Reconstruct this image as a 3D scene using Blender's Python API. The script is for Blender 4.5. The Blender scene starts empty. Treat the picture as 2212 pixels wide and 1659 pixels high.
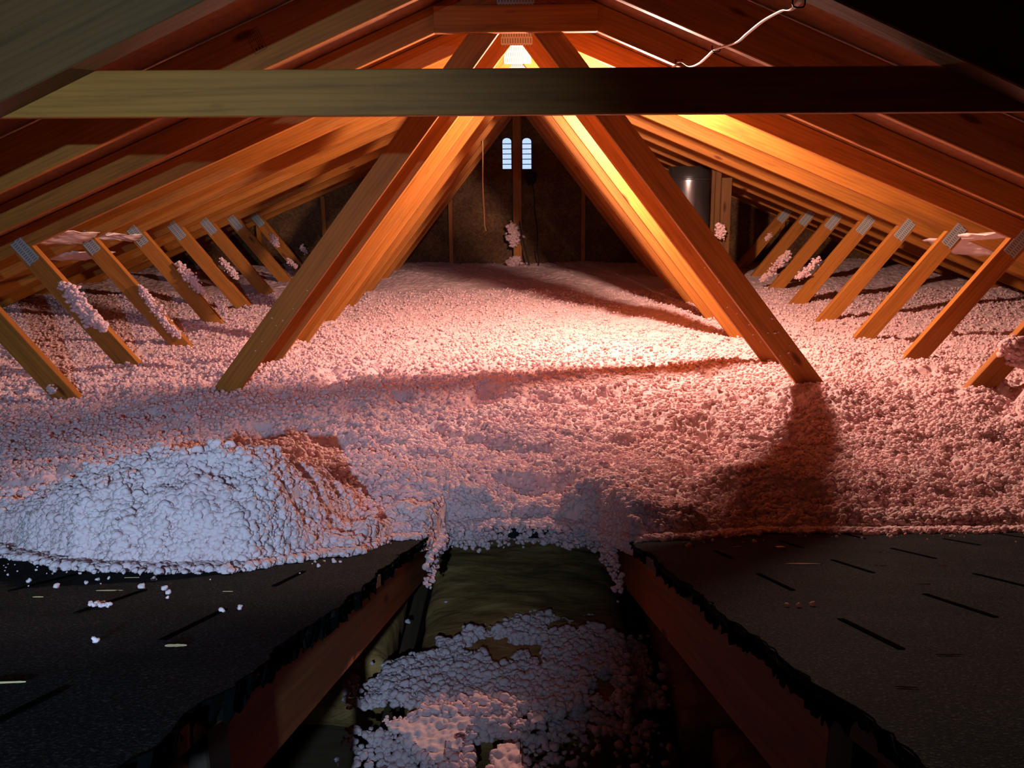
import bpy, bmesh, math, random
import numpy as np
from mathutils import Vector, Matrix
from mathutils.bvhtree import BVHTree
random.seed(7); rng = np.random.default_rng(11)
S = bpy.context.scene
COL = S.collection
R = math.radians

# ---------------------------------------------------------------- camera, world, light, exposure
# world frame: camera eye at the origin, +Y down the attic, +Z up, metres
FPX, PITCH, YAW, ROLL = 1920.0, .2213, -.013, .0087
def ray(px, py):
    a = px-1106; b = 829.5-py
    a, b = a*math.cos(ROLL)+b*math.sin(ROLL), -a*math.sin(ROLL)+b*math.cos(ROLL)
    u = b/FPX; x = a/FPX
    y = math.cos(PITCH)+u*math.sin(PITCH); z = -math.sin(PITCH)+u*math.cos(PITCH)
    return Vector((x*math.cos(YAW)+y*math.sin(YAW), -x*math.sin(YAW)+y*math.cos(YAW), z))
def onY(px, py, Y): v = ray(px, py); return v*(Y/v.y)
def onZ(px, py, Z): v = ray(px, py); return v*(Z/v.z)
DC, DM = .18, .32                                  # old roof deck plane  z = -DC - DM*y
def onD(px, py, lift=0): v = ray(px, py); return v*(-(DC-lift)/(v.z+DM*v.y))
cam = bpy.data.cameras.new('camera'); co = bpy.data.objects.new('camera', cam); COL.objects.link(co)
cam.sensor_width = 36; cam.sensor_fit = 'HORIZONTAL'; cam.lens = FPX/2212*36; cam.clip_start = .02; cam.clip_end = 60
f_ = ray(1106, 829.5).normalized()
r_ = (ray(1206, 829.5)-ray(1006, 829.5)).normalized()
u_ = r_.cross(f_).normalized()
co.matrix_world = Matrix(((r_.x, u_.x, -f_.x, 0), (r_.y, u_.y, -f_.y, 0), (r_.z, u_.z, -f_.z, 0), (0, 0, 0, 1)))
S.camera = co
W = bpy.data.worlds.new('World'); S.world = W; W.use_nodes = True
W.node_tree.nodes['Background'].inputs[0].default_value = (.50, .66, 1, 1)
W.node_tree.nodes['Background'].inputs[1].default_value = 1.15      # overcast daylight behind the arched panes
S.view_settings.view_transform = 'Standard'; S.view_settings.look = 'None'
S.view_settings.gamma = 1; S.view_settings.exposure = 0.12
S.view_settings.use_curve_mapping = False
LAMP = Vector((.50, 4.18, .388)); LAMP_STRENGTH = 5700; LAMP_COLOR = (1, .665, .52)
TORCH = Vector((-.12, -.90, .20)); TORCH_AIM = TORCH+Vector((-.37, 1, -.22)); TORCH_W = 265; TORCH_COLOR = (.37, .68, 1)
ld = bpy.data.lights.new('cool_torch', 'SPOT'); lo = bpy.data.objects.new('cool_torch', ld); COL.objects.link(lo)
ld.energy = TORCH_W; ld.color = TORCH_COLOR; ld.spot_size = R(60); ld.spot_blend = 1; ld.shadow_soft_size = .012
lo.location = TORCH; lo.rotation_euler = (TORCH_AIM-TORCH).to_track_quat('-Z', 'Y').to_euler()

# ---------------------------------------------------------------- materials
def mat(name, base=(.5, .5, .5), rough=.8, metal=0):
    m = bpy.data.materials.new(name); m.use_nodes = True
    b = m.node_tree.nodes['Principled BSDF']
    b.inputs['Base Color'].default_value = (*base, 1); b.inputs['Roughness'].default_value = rough
    b.inputs['Metallic'].default_value = metal; b.inputs['Specular IOR Level'].default_value = .25
    return m, m.node_tree, b
def nd(t, ty, **kw):
    n = t.nodes.new(ty)
    for k, v in kw.items():
        if hasattr(n, k): setattr(n, k, v)
        else: n.inputs[k.replace('_', ' ')].default_value = v
    return n
def coords(t, scale, rand=True, kind='Object'):
    tc = nd(t, 'ShaderNodeTexCoord'); mp = nd(t, 'ShaderNodeMapping'); mp.inputs['Scale'].default_value = scale
    if rand:
        oi = nd(t, 'ShaderNodeObjectInfo'); mu = nd(t, 'ShaderNodeMath', operation='MULTIPLY'); mu.inputs[1].default_value = 37
        t.links.new(oi.outputs['Random'], mu.inputs[0])
        ad = nd(t, 'ShaderNodeVectorMath', operation='ADD')
        t.links.new(tc.outputs[kind], ad.inputs[0]); t.links.new(mu.outputs[0], ad.inputs[1]); t.links.new(ad.outputs[0], mp.inputs[0])
    else: t.links.new(tc.outputs[kind], mp.inputs[0])
    return mp.outputs[0]
def ramp(t, fac, stops):
    r = nd(t, 'ShaderNodeValToRGB'); e = r.color_ramp.elements
    e[0].position, e[0].color = stops[0][0], (*stops[0][1], 1); e[1].position, e[1].color = stops[-1][0], (*stops[-1][1], 1)
    for p, c in stops[1:-1]: x = e.new(p); x.color = (*c, 1)
    t.links.new(fac, r.inputs[0]); return r.outputs[0]
def mix(t, a, b, fac, mode='MIX'):
    n = nd(t, 'ShaderNodeMix', data_type='RGBA', blend_type=mode)
    for v, i in ((a, 6), (b, 7), (fac, 0)):
        if isinstance(v, (int, float)): n.inputs[i].default_value = v
        elif isinstance(v, tuple): n.inputs[i].default_value = (*v, 1)
        else: t.links.new(v, n.inputs[i])
    return n.outputs[2]
def bump(t, b, h, st, dist=.002):
    n = nd(t, 'ShaderNodeBump'); n.inputs['Strength'].default_value = st; n.inputs['Distance'].default_value = dist
    t.links.new(h, n.inputs['Height']); t.links.new(n.outputs[0], b.inputs['Normal'])
def wood(name, c, knots=True, rough=.62):
    m, t, b = mat(name, c, rough)
    v = coords(t, (1.1, 13, 13)); n1 = nd(t, 'ShaderNodeTexNoise', Scale=2.6, Detail=7, Roughness=.6, Distortion=.6)
    t.links.new(v, n1.inputs[0])
    col = ramp(t, n1.outputs[0], [(.25, tuple(x*.62 for x in c)), (.5, c), (.78, tuple(min(1, x*1.22) for x in c))])
    v2 = coords(t, (.5, 9, 9)); wv = nd(t, 'ShaderNodeTexWave', Scale=2.2, Distortion=5, Detail=3, bands_direction='Z')
    t.links.new(v2, wv.inputs[0])
    col = mix(t, col, ramp(t, wv.outputs[1], [(.0, (.72, .6, .5)), (.55, (1, 1, 1))]), .38, 'MULTIPLY')
    h = n1.outputs[0]
    if knots:
        v3 = coords(t, (2.6, 8.5, 8.5)); vo = nd(t, 'ShaderNodeTexVoronoi', Scale=1.0, Randomness=1.0)
        t.links.new(v3, vo.inputs[0])
        k = ramp(t, vo.outputs['Distance'], [(.045, (.22, .11, .06)), (.075, (.42, .26, .16)), (.12, (1, 1, 1))])
        col = mix(t, col, k, .9, 'MULTIPLY')
    t.links.new(col, b.inputs['Base Color']); bump(t, b, h, .35, .003)
    return m
WOOD = wood('framing_spruce', (.37, .130, .020))
WOODB = wood('old_rafter_wood', (.42, .12, .035))
OLD_SHADEW = wood('weathered_shaded_wood', (.125, .052, .013))  # old stained rafter tone; on the flue posts it stands in for shade
PLY = wood('plywood_sheathing', (.20, .065, .018))
BLACKW = wood('near_black_wood', (.022, .011, .007), knots=False)  # very dark brown for the posts at the hole
DARKW = wood('dark_old_wood', (.10, .055, .03), knots=False)
def osb():
    m, t, b = mat('osb_board', (.3, .2, .09), .75)
    v = coords(t, (1, 1, 1), False); n1 = nd(t, 'ShaderNodeTexVoronoi', Scale=60, Randomness=1); t.links.new(v, n1.inputs[0])
    n2 = nd(t, 'ShaderNodeTexNoise', Scale=5, Detail=6); t.links.new(v, n2.inputs[0])
    bw = nd(t, 'ShaderNodeRGBToBW'); t.links.new(n1.outputs['Color'], bw.inputs[0])
    col = ramp(t, bw.outputs[0], [(.1, (.10, .042, .018)), (.5, (.14, .065, .024)), (.95, (.20, .11, .04))])
    col = mix(t, col, ramp(t, n2.outputs[0], [(.35, (.35, .3, .25)), (.6, (1, 1, 1))]), .6, 'MULTIPLY')
    t.links.new(col, b.inputs['Base Color']); bump(t, b, bw.outputs[0], .3, .002); return m
OSB = osb()
def fluff(name, c, shade):
    m, t, b = mat(name, c, .95); b.inputs['Specular IOR Level'].default_value = .05
    v = coords(t, (1, 1, 1), False); n1 = nd(t, 'ShaderNodeTexNoise', Scale=9, Detail=4); t.links.new(v, n1.inputs[0])
    n2 = nd(t, 'ShaderNodeTexNoise', Scale=210, Detail=5, Roughness=.7); t.links.new(v, n2.inputs[0])
    t.links.new(ramp(t, n1.outputs[0], [(.3, shade), (.65, c)]), b.inputs['Base Color'])
    bump(t, b, n2.outputs[0], .5, .004)
    out = t.nodes['Material Output']; tl = nd(t, 'ShaderNodeBsdfTranslucent'); tl.inputs[0].default_value = (*c, 1)
    ms = nd(t, 'ShaderNodeMixShader'); ms.inputs[0].default_value = .30
    t.links.new(b.outputs[0], ms.inputs[1]); t.links.new(tl.outputs[0], ms.inputs[2]); t.links.new(ms.outputs[0], out.inputs[0])
    return m
FLUFF = fluff('pink_blown_fibreglass', (.94, .69, .69), (.92, .61, .62))
def batt_mat():
    m, t, b = mat('yellow_fibreglass', (.5, .33, .11), .95)
    v = coords(t, (2.2, 6, 4)); n1 = nd(t, 'ShaderNodeTexNoise', Scale=3.0, Detail=8, Roughness=.7, Distortion=.8); t.links.new(v, n1.inputs[0])
    t.links.new(ramp(t, n1.outputs[0], [(.3, (.16, .065, .02)), (.5, (.38, .17, .055)), (.72, (.56, .29, .10))]), b.inputs['Base Color'])
    bump(t, b, n1.outputs[0], .8, .01); return m
BATT = batt_mat()
def shingle():
    m, t, b = mat('black_shingle_granules', (.03, .03, .03), .95); b.inputs['Specular IOR Level'].default_value = .04
    v = coords(t, (1, 1, 1), False); n1 = nd(t, 'ShaderNodeTexNoise', Scale=330, Detail=3, Roughness=.8); t.links.new(v, n1.inputs[0])
    n2 = nd(t, 'ShaderNodeTexNoise', Scale=6, Detail=4); t.links.new(v, n2.inputs[0])
    vo = nd(t, 'ShaderNodeTexVoronoi', Scale=75); t.links.new(v, vo.inputs[0])
    col = ramp(t, n1.outputs[0], [(.35, (.005, .006, .007)), (.55, (.015, .017, .019)), (.70, (.12, .12, .12))])
    col = mix(t, col, ramp(t, n2.outputs[0], [(.35, (.55, .55, .55)), (.65, (1, 1, 1))]), .8, 'MULTIPLY')
    col = mix(t, col, ramp(t, vo.outputs['Distance'], [(.05, (.25, .25, .25)), (.2, (1, 1, 1))]), .35, 'MULTIPLY')
    t.links.new(col, b.inputs['Base Color']); bump(t, b, n1.outputs[0], .9, .003); return m
SHINGLE = shingle()
FELT = mat('black_roof_felt', (.004, .004, .004), 1)[0]
FELT.node_tree.nodes['Principled BSDF'].inputs['Specular IOR Level'].default_value = 0
def plate_mat():
    m, t, b = mat('galvanised_steel', (.55, .56, .56), .5, .35)
    v = coords(t, (1, 1, 1), False)
    br = nd(t, 'ShaderNodeTexBrick', Scale=1, Mortar_Size=.0032, Brick_Width=.011, Row_Height=.026); br.offset = .5
    br.inputs['Color1'].default_value = (.02, .02, .02, 1); br.inputs['Color2'].default_value = (.02, .02, .02, 1); br.inputs['Mortar'].default_value = (.5, .5, .48, 1)
    mp = nd(t, 'ShaderNodeMapping'); mp.inputs['Rotation'].default_value = (R(90), 0, 0); t.links.new(v, mp.inputs[0]); t.links.new(mp.outputs[0], br.inputs[0])
    br.inputs['Mortar Smooth'].default_value = .3
    t.links.new(mix(t, (.42, .42, .42), br.outputs[0], .55), b.inputs['Base Color']); return m
PLATE = plate_mat()
STEEL = mat('dark_flue_steel', (.22, .22, .23), .28, .9)[0]
BLACK = mat('black_rubber', (.012, .011, .011), .6)[0]
WIREM = mat('white_cable_jacket', (.80, .72, .66), .4)[0]
CORD = mat('tan_cord', (.62, .38, .18), .8)[0]
PLASTIC = mat('bakelite', (.75, .72, .68), .4)[0]
STAPLE = mat('dark_staple', (.05, .04, .04), .5, .6)[0]
def film():
    m, t, b = mat('white_foam_film', (.78, .62, .58), .45); b.inputs['Alpha'].default_value = 1
    b.inputs['Transmission Weight'].default_value = .0; return m
FILM = film()
SPLINT = mat('pale_splinter', (.55, .34, .17), .8)[0]
INK = mat('stamp_ink', (.06, .02, .015), .8)[0]
def glassm():
    m = bpy.data.materials.new('window_glass'); m.use_nodes = True; t = m.node_tree; t.nodes.clear()
    o = nd(t, 'ShaderNodeOutputMaterial'); tr = nd(t, 'ShaderNodeBsdfTransparent'); tr.inputs[0].default_value = (.93, .96, 1, 1)
    g = nd(t, 'ShaderNodeBsdfGlossy'); g.inputs['Roughness'].default_value = .05
    mx = nd(t, 'ShaderNodeMixShader'); mx.inputs[0].default_value = .05
    t.links.new(tr.outputs[0], mx.inputs[1]); t.links.new(g.outputs[0], mx.inputs[2]); t.links.new(mx.outputs[0], o.inputs[0]); return m
GLASS = glassm()
def bulbm():
    m = bpy.data.materials.new('lit_bulb'); m.use_nodes = True; t = m.node_tree; t.nodes.clear()
    o = nd(t, 'ShaderNodeOutputMaterial'); e = nd(t, 'ShaderNodeEmission'); e.inputs[0].default_value = (*LAMP_COLOR, 1); e.inputs[1].default_value = LAMP_STRENGTH
    t.links.new(e.outputs[0], o.inputs[0]); return m
BULB = bulbm()

# ---------------------------------------------------------------- helpers
def tag(o, label=None, cat=None, group=None, kind=None):
    if label: o['label'] = label
    if cat: o['category'] = cat
    if group: o['group'] = group
    if kind: o['kind'] = kind
    return o
def empty(name, loc, label=None, cat=None, group=None):
    o = bpy.data.objects.new(name, None); COL.objects.link(o); o.location = loc; o.empty_display_size = .1
    return tag(o, label, cat, group)
def link(name, me, m, parent=None, M=None, smooth=False):
    o = bpy.data.objects.new(name, me); COL.objects.link(o)
    if m: me.materials.append(m)
    if M is not None: o.matrix_world = M
    if parent:
        o.parent = parent
        o.matrix_parent_inverse = Matrix.Translation(-Vector(parent.matrix_world.translation if parent.type != 'EMPTY' else parent.location)) if parent.type == 'EMPTY' else parent.matrix_world.inverted()
    if smooth: me.polygons.foreach_set('use_smooth', [True]*len(me.polygons))
    return o
def bevel(o, w=.002):
    b = o.modifiers.new('bevel', 'BEVEL'); b.width = w; b.segments = 1; b.limit_method = 'ANGLE'; return o
def pyme(name, vs, fs):
    me = bpy.data.meshes.new(name); me.from_pydata([tuple(v) for v in vs], [], fs); me.update()
    bm = bmesh.new(); bm.from_mesh(me); bmesh.ops.recalc_face_normals(bm, faces=bm.faces); bm.to_mesh(me); bm.free()
    return me
def prism(name, poly, y0, y1, m, parent=None, ang=None, bev=.002):
    """board: polygon in the XZ plane extruded from y0 to y1; its own X axis runs along the board"""
    n = len(poly)
    if ang is None:
        L = max(((poly[i], poly[(i+1) % n]) for i in range(n)), key=lambda e: (Vector(e[1])-Vector(e[0])).length)
        ang = -math.atan2(L[1][1]-L[0][1], L[1][0]-L[0][0])
    c = Vector((sum(p[0] for p in poly)/n, (y0+y1)/2, sum(p[1] for p in poly)/n))
    M = Matrix.Translation(c) @ Matrix.Rotation(ang, 4, 'Y'); I = M.inverted()
    vs = [I @ Vector((p[0], y0, p[1])) for p in poly]+[I @ Vector((p[0], y1, p[1])) for p in poly]
    fs = [list(range(n)), list(range(n, 2*n))]+[[i, (i+1) % n, n+(i+1) % n, n+i] for i in range(n)]
    o = link(name, pyme(name, vs, fs), m, parent, M)
    if bev: bevel(o, bev)
    return o
def box(name, lo, hi, m, parent=None, bev=.002, along='X'):
    lo, hi = Vector(lo), Vector(hi); c = (lo+hi)/2; h = (hi-lo)/2
    rot = {'X': Matrix.Identity(4), 'Z': Matrix.Rotation(R(90), 4, 'Y'), 'Y': Matrix.Rotation(R(90), 4, 'Z')}[along]
    M = Matrix.Translation(c) @ rot; I = M.inverted()
    vs = [I @ (c+Vector((sx*h.x, sy*h.y, sz*h.z))) for sx in (-1, 1) for sy in (-1, 1) for sz in (-1, 1)]
    fs = [(0, 1, 3, 2), (4, 6, 7, 5), (0, 4, 5, 1), (2, 3, 7, 6), (0, 2, 6, 4), (1, 5, 7, 3)]
    o = link(name, pyme(name, vs, fs), m, parent, M)
    if bev: bevel(o, bev)
    return o
def obox(name, c, X, Yv, Z, h, m, parent=None, bev=0):
    """box with its own axes"""
    M = Matrix((( X.x, Yv.x, Z.x, c.x), (X.y, Yv.y, Z.y, c.y), (X.z, Yv.z, Z.z, c.z), (0, 0, 0, 1)))
    vs = [(sx*h[0], sy*h[1], sz*h[2]) for sx in (-1, 1) for sy in (-1, 1) for sz in (-1, 1)]
    fs = [(0, 1, 3, 2), (4, 6, 7, 5), (0, 4, 5, 1), (2, 3, 7, 6), (0, 2, 6, 4), (1, 5, 7, 3)]
    o = link(name, pyme(name, vs, fs), m, parent, M)
    if bev: bevel(o, bev)
    return o
def tube(name, pts, r, m, parent=None, seg=8, flat=1.0, res=6):
    P = [Vector(p) for p in pts]; Q = []
    for i in range(len(P)-1):
        a, b, c, d = P[max(i-1, 0)], P[i], P[i+1], P[min(i+2, len(P)-1)]
        for k in range(res):
            t = k/res; Q.append(.5*((2*b)+(-a+c)*t+(2*a-5*b+4*c-d)*t*t+(-a+3*b-3*c+d)*t**3))
    Q.append(P[-1]); vs = []; fs = []
    for i, p in enumerate(Q):
        T = (Q[min(i+1, len(Q)-1)]-Q[max(i-1, 0)]).normalized(); A = T.cross(Vector((0, 0, 1)))
        if A.length < .1: A = T.cross(Vector((0, 1, 0)))
        A.normalize(); B = T.cross(A)
        for s in range(seg):
            an = 2*math.pi*s/seg; vs.append(p+A*math.cos(an)*r+B*math.sin(an)*r*flat)
    for i in range(len(Q)-1):
        for s in range(seg):
            fs.append((i*seg+s, i*seg+(s+1) % seg, (i+1)*seg+(s+1) % seg, (i+1)*seg+s))
    fs += [list(range(seg)), list(range((len(Q)-1)*seg, len(Q)*seg))]
    return link(name, pyme(name, vs, fs), m, parent, None, True)
def lathe(name, prof, loc, m, parent=None, seg=24):
    vs = []; fs = []
    for r, z in prof:
        for s in range(seg): a = 2*math.pi*s/seg; vs.append((r*math.cos(a), r*math.sin(a), z))
    for i in range(len(prof)-1):
        for s in range(seg): fs.append((i*seg+s, i*seg+(s+1) % seg, (i+1)*seg+(s+1) % seg, (i+1)*seg+s))
    fs += [list(range(seg)), list(range((len(prof)-1)*seg, len(prof)*seg))]
    return link(name, pyme(name, vs, fs), m, parent, Matrix.Translation(loc), True)
def npmesh(name, V, F, m, parent=None, smooth=True):
    """F: (n,3) or (n,4) int array"""
    me = bpy.data.meshes.new(name); k = F.shape[1]
    me.vertices.add(len(V)); me.vertices.foreach_set('co', np.ascontiguousarray(V, dtype=np.float32).ravel())
    me.loops.add(F.size); me.loops.foreach_set('vertex_index', np.ascontiguousarray(F, dtype=np.int32).ravel())
    me.polygons.add(len(F)); me.polygons.foreach_set('loop_start', np.arange(0, F.size, k, dtype=np.int32))
    me.polygons.foreach_set('loop_total', np.full(len(F), k, dtype=np.int32))
    me.polygons.foreach_set('use_smooth', np.full(len(F), smooth)); me.update(calc_edges=True); me.validate()
    return link(name, me, m, parent)

# ---------------------------------------------------------------- noise
def hsh(ix, iy, s):
    v = np.sin(ix*127.1+iy*311.7+s*74.7)*43758.5453; return v-np.floor(v)
def vnoise(x, y, s=0):
    ix, iy = np.floor(x), np.floor(y); fx, fy = x-ix, y-iy; fx = fx*fx*(3-2*fx); fy = fy*fy*(3-2*fy)
    a, b, c, d = hsh(ix, iy, s), hsh(ix+1, iy, s), hsh(ix, iy+1, s), hsh(ix+1, iy+1, s)
    return (a*(1-fx)+b*fx)*(1-fy)+(c*(1-fx)+d*fx)*fy
def fbm(x, y, s=0, o=4):
    t = 0; a = .5
    for i in range(o): t = t+a*vnoise(x*2**i, y*2**i, s+i*3.1); a *= .5
    return t
def worley(x, y, s=0):
    ix, iy = np.floor(x), np.floor(y); d = np.full(np.shape(x), 9.)
    for a in (-1, 0, 1):
        for b in (-1, 0, 1):
            cx, cy = ix+a, iy+b
            d = np.minimum(d, (cx+hsh(cx, cy, s)-x)**2+(cy+hsh(cx, cy, s+5.5)-y)**2)
    return np.sqrt(d)
def sst(a, b, x): t = np.clip((x-a)/(b-a), 0, 1); return t*t*(3-2*t)
def dome(x, y, sc, s): return np.sqrt(np.clip(1-(worley(x/sc, y/sc, s)/.95)**2, 0, 1))

# ---------------------------------------------------------------- blown insulation surface
EX = np.array([-4, -2, -1.3, -1.05, -.92, -.766, -.589, -.45, -.41, -.375, -.34, -.325, -.305, -.235, -.20, -.03, .19, .235, .39, .583, .966, 1.21, 4])
EY = np.array([2.3, 2.1, 1.86, 1.66, 1.53, 1.39, 1.335, 1.345, 1.45, 1.53, 1.54, 1.54, 1.86, 1.90, 2.16, 2.2, 2.16, 1.82, 1.90, 2.02, 2.02, 2.04, 2.1])
def edge_y(x): return np.interp(x, EX, EY)+.05*(fbm(x*14, x*0+3, 2)-.47)+.03*(fbm(x*60, x*0+8, 5, 2)-.37)
HX = np.array([-4, -1.3, -1.05, -.9, -.8, -.7, -.6, -.5, -.46, -.425, -.39, 4])
HH = np.array([0, .03, .06, .095, .13, .150, .160, .155, .135, .08, 0, 0])
def terrain(x, y, detail=True):
    zd = -DC-DM*y
    base = -.81+.09*sst(5.2, 8.2, y)+.05*(fbm(x*1.1+9, y*1.1, 1, 3)-.44)-.022*sst(1.3, 1.8, np.abs(x))*sst(5.6, 4.6, y)
    base = base+.10*(fbm(x*3.4, y*3.4, 4, 3)-.44)*(.55+.45*sst(4.5, 2.3, y))
    pit = np.clip(fbm(x*6.3+3, y*6.3, 21, 3)-.50, 0, 1)
    base = base-.30*pit*sst(6.5, 2.6, y)
    base = base+.045*np.exp(-(((x-1.17)/.16)**2+((y-3.28)/.22)**2))        # mound round the foot of the first right web
    base = base+.05*np.exp(-(((x-1.9)/.2)**2+((y-3.35)/.2)**2))
    base = base-.035*np.exp(-((y-2.85)/.38)**2)
    s = np.maximum(base, zd+.022+.036*sst(.55, .25, x)*sst(-.9, -.3, x)+.075*(fbm(x*8, y*8, 6, 3)-.38)-.045*sst(-.44, -.38, x)*sst(-.2, -.26, x)*sst(2.15, 1.9, y))
    d = y-edge_y(x)
    hb = np.interp(x+.02*(fbm(x*20, y*20, 8, 2)-.37), HX, HH)
    ramp_ = np.clip(.55*sst(-.015, .05, d)+.45*sst(0, .12, d), 0, 1)
    z = zd-.03+(s-zd+.03)*ramp_
    heap = hb*sst(-.02, .20, d)*(1-sst(.20, 1.1, d))
    heap = heap*(1+.35*(fbm(x*7+4, y*7, 33, 3)-.44)*2)+(.06*(fbm(x*11, y*11, 31, 3)-.44)+.05*(dome(x, y, .11, 9)-.6)+.02*(fbm(x*30, y*30, 35, 2)-.37))*sst(0, .05, hb)*sst(0, .1, d)
    zh = zd+.03+heap
    z = np.where(hb > 0, np.maximum(z, zd-.03+(zh-zd+.03)*sst(-.01, .05, d)), z)
    if detail:
        g = sst(-.02, .03, d)
        near = sst(4.2, 2.0, y)
        wx = x+.012*(fbm(x*40, y*40, 12, 2)-.37); wy = y+.012*(fbm(x*40, y*40, 14, 2)-.37)
        z = z+g*(.022*(dome(wx, wy, .085, 1)-.6)*(.35+.65*near)+.010*(dome(wx, wy, .034, 2)-.6)+.006*(dome(wx, wy, .016, 3)-.6)
                 + .006*near*(dome(wx, wy, .008, 4)-.6)+.012*(fbm(x*110, y*110, 17, 4)-.47)+.02*(fbm(x*34, y*34, 19, 3)-.44))
    return z
NR, NC = 1150, 900
tt = np.linspace(0, 1, NR)[:, None]; yy = 1.26*(8.322/1.26)**tt
uu = np.linspace(-1, 1, NC)[None, :]; hw = np.minimum(3.60, .72*yy+.35)
GX = uu*hw; GY = np.broadcast_to(yy, GX.shape)
GX = GX+.3*hw/NC*(rng.random(GX.shape)-.5)
GZ = terrain(GX, GY)
jx = .010*(fbm(GX*70, GY*70, 41, 3)-.44); jy = .010*(fbm(GX*70, GY*70, 47, 3)-.44)
V = np.stack([GX+jx, GY+jy, GZ], -1).reshape(-1, 3)
ii = np.arange(NR*NC).reshape(NR, NC)
F = np.stack([ii[:-1, :-1], ii[:-1, 1:], ii[1:, 1:], ii[1:, :-1]], -1).reshape(-1, 4)
dd = (GY-edge_y(GX)).reshape(-1); keep = (dd[F].max(1) > -.02); F = F[keep]
def compact(V, F):
    u, inv = np.unique(F, return_inverse=True); return V[u], inv.reshape(F.shape)
V, F = compact(V, F)
Fq = np.concatenate([F[:, [0, 1, 2]], F[:, [0, 2, 3]]])
# lumpy tuft templates
def ico(sub):
    bm = bmesh.new(); bmesh.ops.create_icosphere(bm, subdivisions=sub, radius=1)
    v = np.array([x.co[:] for x in bm.verts]); f = np.array([[q.index for q in p.verts] for p in bm.faces]); bm.free(); return v, f
def tufts(P, rad, sub, nt=14, seed=0):
    v0, f0 = ico(sub); g = np.random.default_rng(seed); T = []
    for k in range(nt):
        w = v0.copy(); c = g.normal(size=(9, 3)); c /= np.linalg.norm(c, axis=1)[:, None]
        h = np.max(w @ c.T, axis=1); r = .55+.75*np.clip((h-.55)/.45, 0, 1)+g.normal(size=len(w))*.05
        T.append(w*r[:, None]*np.array([1, .85, .75]))
    T = np.array(T); n = len(P); k = g.integers(0, nt, n); a = g.random(n)*6.283; b = (g.random(n)-.5)*1.6
    X = T[k]*rad[:, None, None]
    ca, sa, cb, sb = np.cos(a)[:, None], np.sin(a)[:, None], np.cos(b)[:, None], np.sin(b)[:, None]
    x, y, z = X[..., 0], X[..., 1], X[..., 2]; y, z = y*cb-z*sb, y*sb+z*cb; x, y = x*ca-y*sa, x*sa+y*ca
    V = np.stack([x, y, z], -1)+P[:, None, :]
    F = f0[None]+(np.arange(n)*len(v0))[:, None, None]
    return V.reshape(-1, 3), F.reshape(-1, 3)
def join(parts):
    Vs, Fs, o = [], [], 0
    for v, f in parts: Vs.append(v); Fs.append(f+o); o += len(v)
    return np.concatenate(Vs), np.concatenate(Fs)
def sample(n, y0, y1, seed, kx=.70):
    g = np.random.default_rng(seed); y = y0*(y1/y0)**g.random(n); x = (g.random(n)*2-1)*(kx*y+.1); return x, y, g
parts = [(V, Fq)]
x, y, g = sample(60000, 1.28, 2.9, 3); k = (y > edge_y(x)+.004); x, y = x[k], y[k]
rad = .0032+.0062*g.random(len(x))**2; parts.append(tufts(np.stack([x, y, terrain(x, y)+rad*(.2+.9*g.random(len(x)))], -1), rad, 2, seed=1))
x, y, g = sample(60000, 2.7, 6.5, 4); rad = .0045+.007*g.random(len(x))**2
parts.append(tufts(np.stack([x, y, terrain(x, y)+rad*(.1+.8*g.random(len(x)))], -1), rad, 1, seed=2))
# shaggy fringe along the near edge
g = np.random.default_rng(8); x = g.random(34000)*2.9-1.35; d = np.where(g.random(len(x)) < .25, g.normal(size=len(x))*.02+.005, g.random(len(x))*.10-.004); y = edge_y(x)+d
x = x+.008*g.normal(size=len(x)); zd = -DC-DM*y; zz = np.maximum(zd+.003, terrain(x, y)-.004+.012*g.random(len(x))); hole = (np.abs(x+.005) < .225) & (y < 2.2)
zz = np.where(hole, -DC-DM*2.2+.02-.06*g.random(len(x))*(g.random(len(x)) < .5), zz)
for cx_, w_ in ((.212, .045), (-.27, .05)):
    n_ = 3200; xa_ = cx_+w_*(g.random(n_)*2-1); ya_ = 1.83+.42*g.random(n_); k_ = (ya_ > edge_y(xa_)-.03); xa_, ya_ = xa_[k_], ya_[k_]
    x = np.concatenate([x, xa_]); y = np.concatenate([y, ya_]); zz = np.concatenate([zz, np.maximum(terrain(xa_, ya_), -DC-DM*ya_-.02)+.01*g.random(len(xa_))])
rad = .0032+.007*g.random(len(x))**2; parts.append(tufts(np.stack([x, y, zz+rad*.4], -1), rad, 2, seed=5))
V, F = join(parts)
tag(npmesh('blown_insulation', V, F, FLUFF), 'deep bed of pink blown fibreglass insulation covering the attic floor', 'insulation', kind='stuff')

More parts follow.
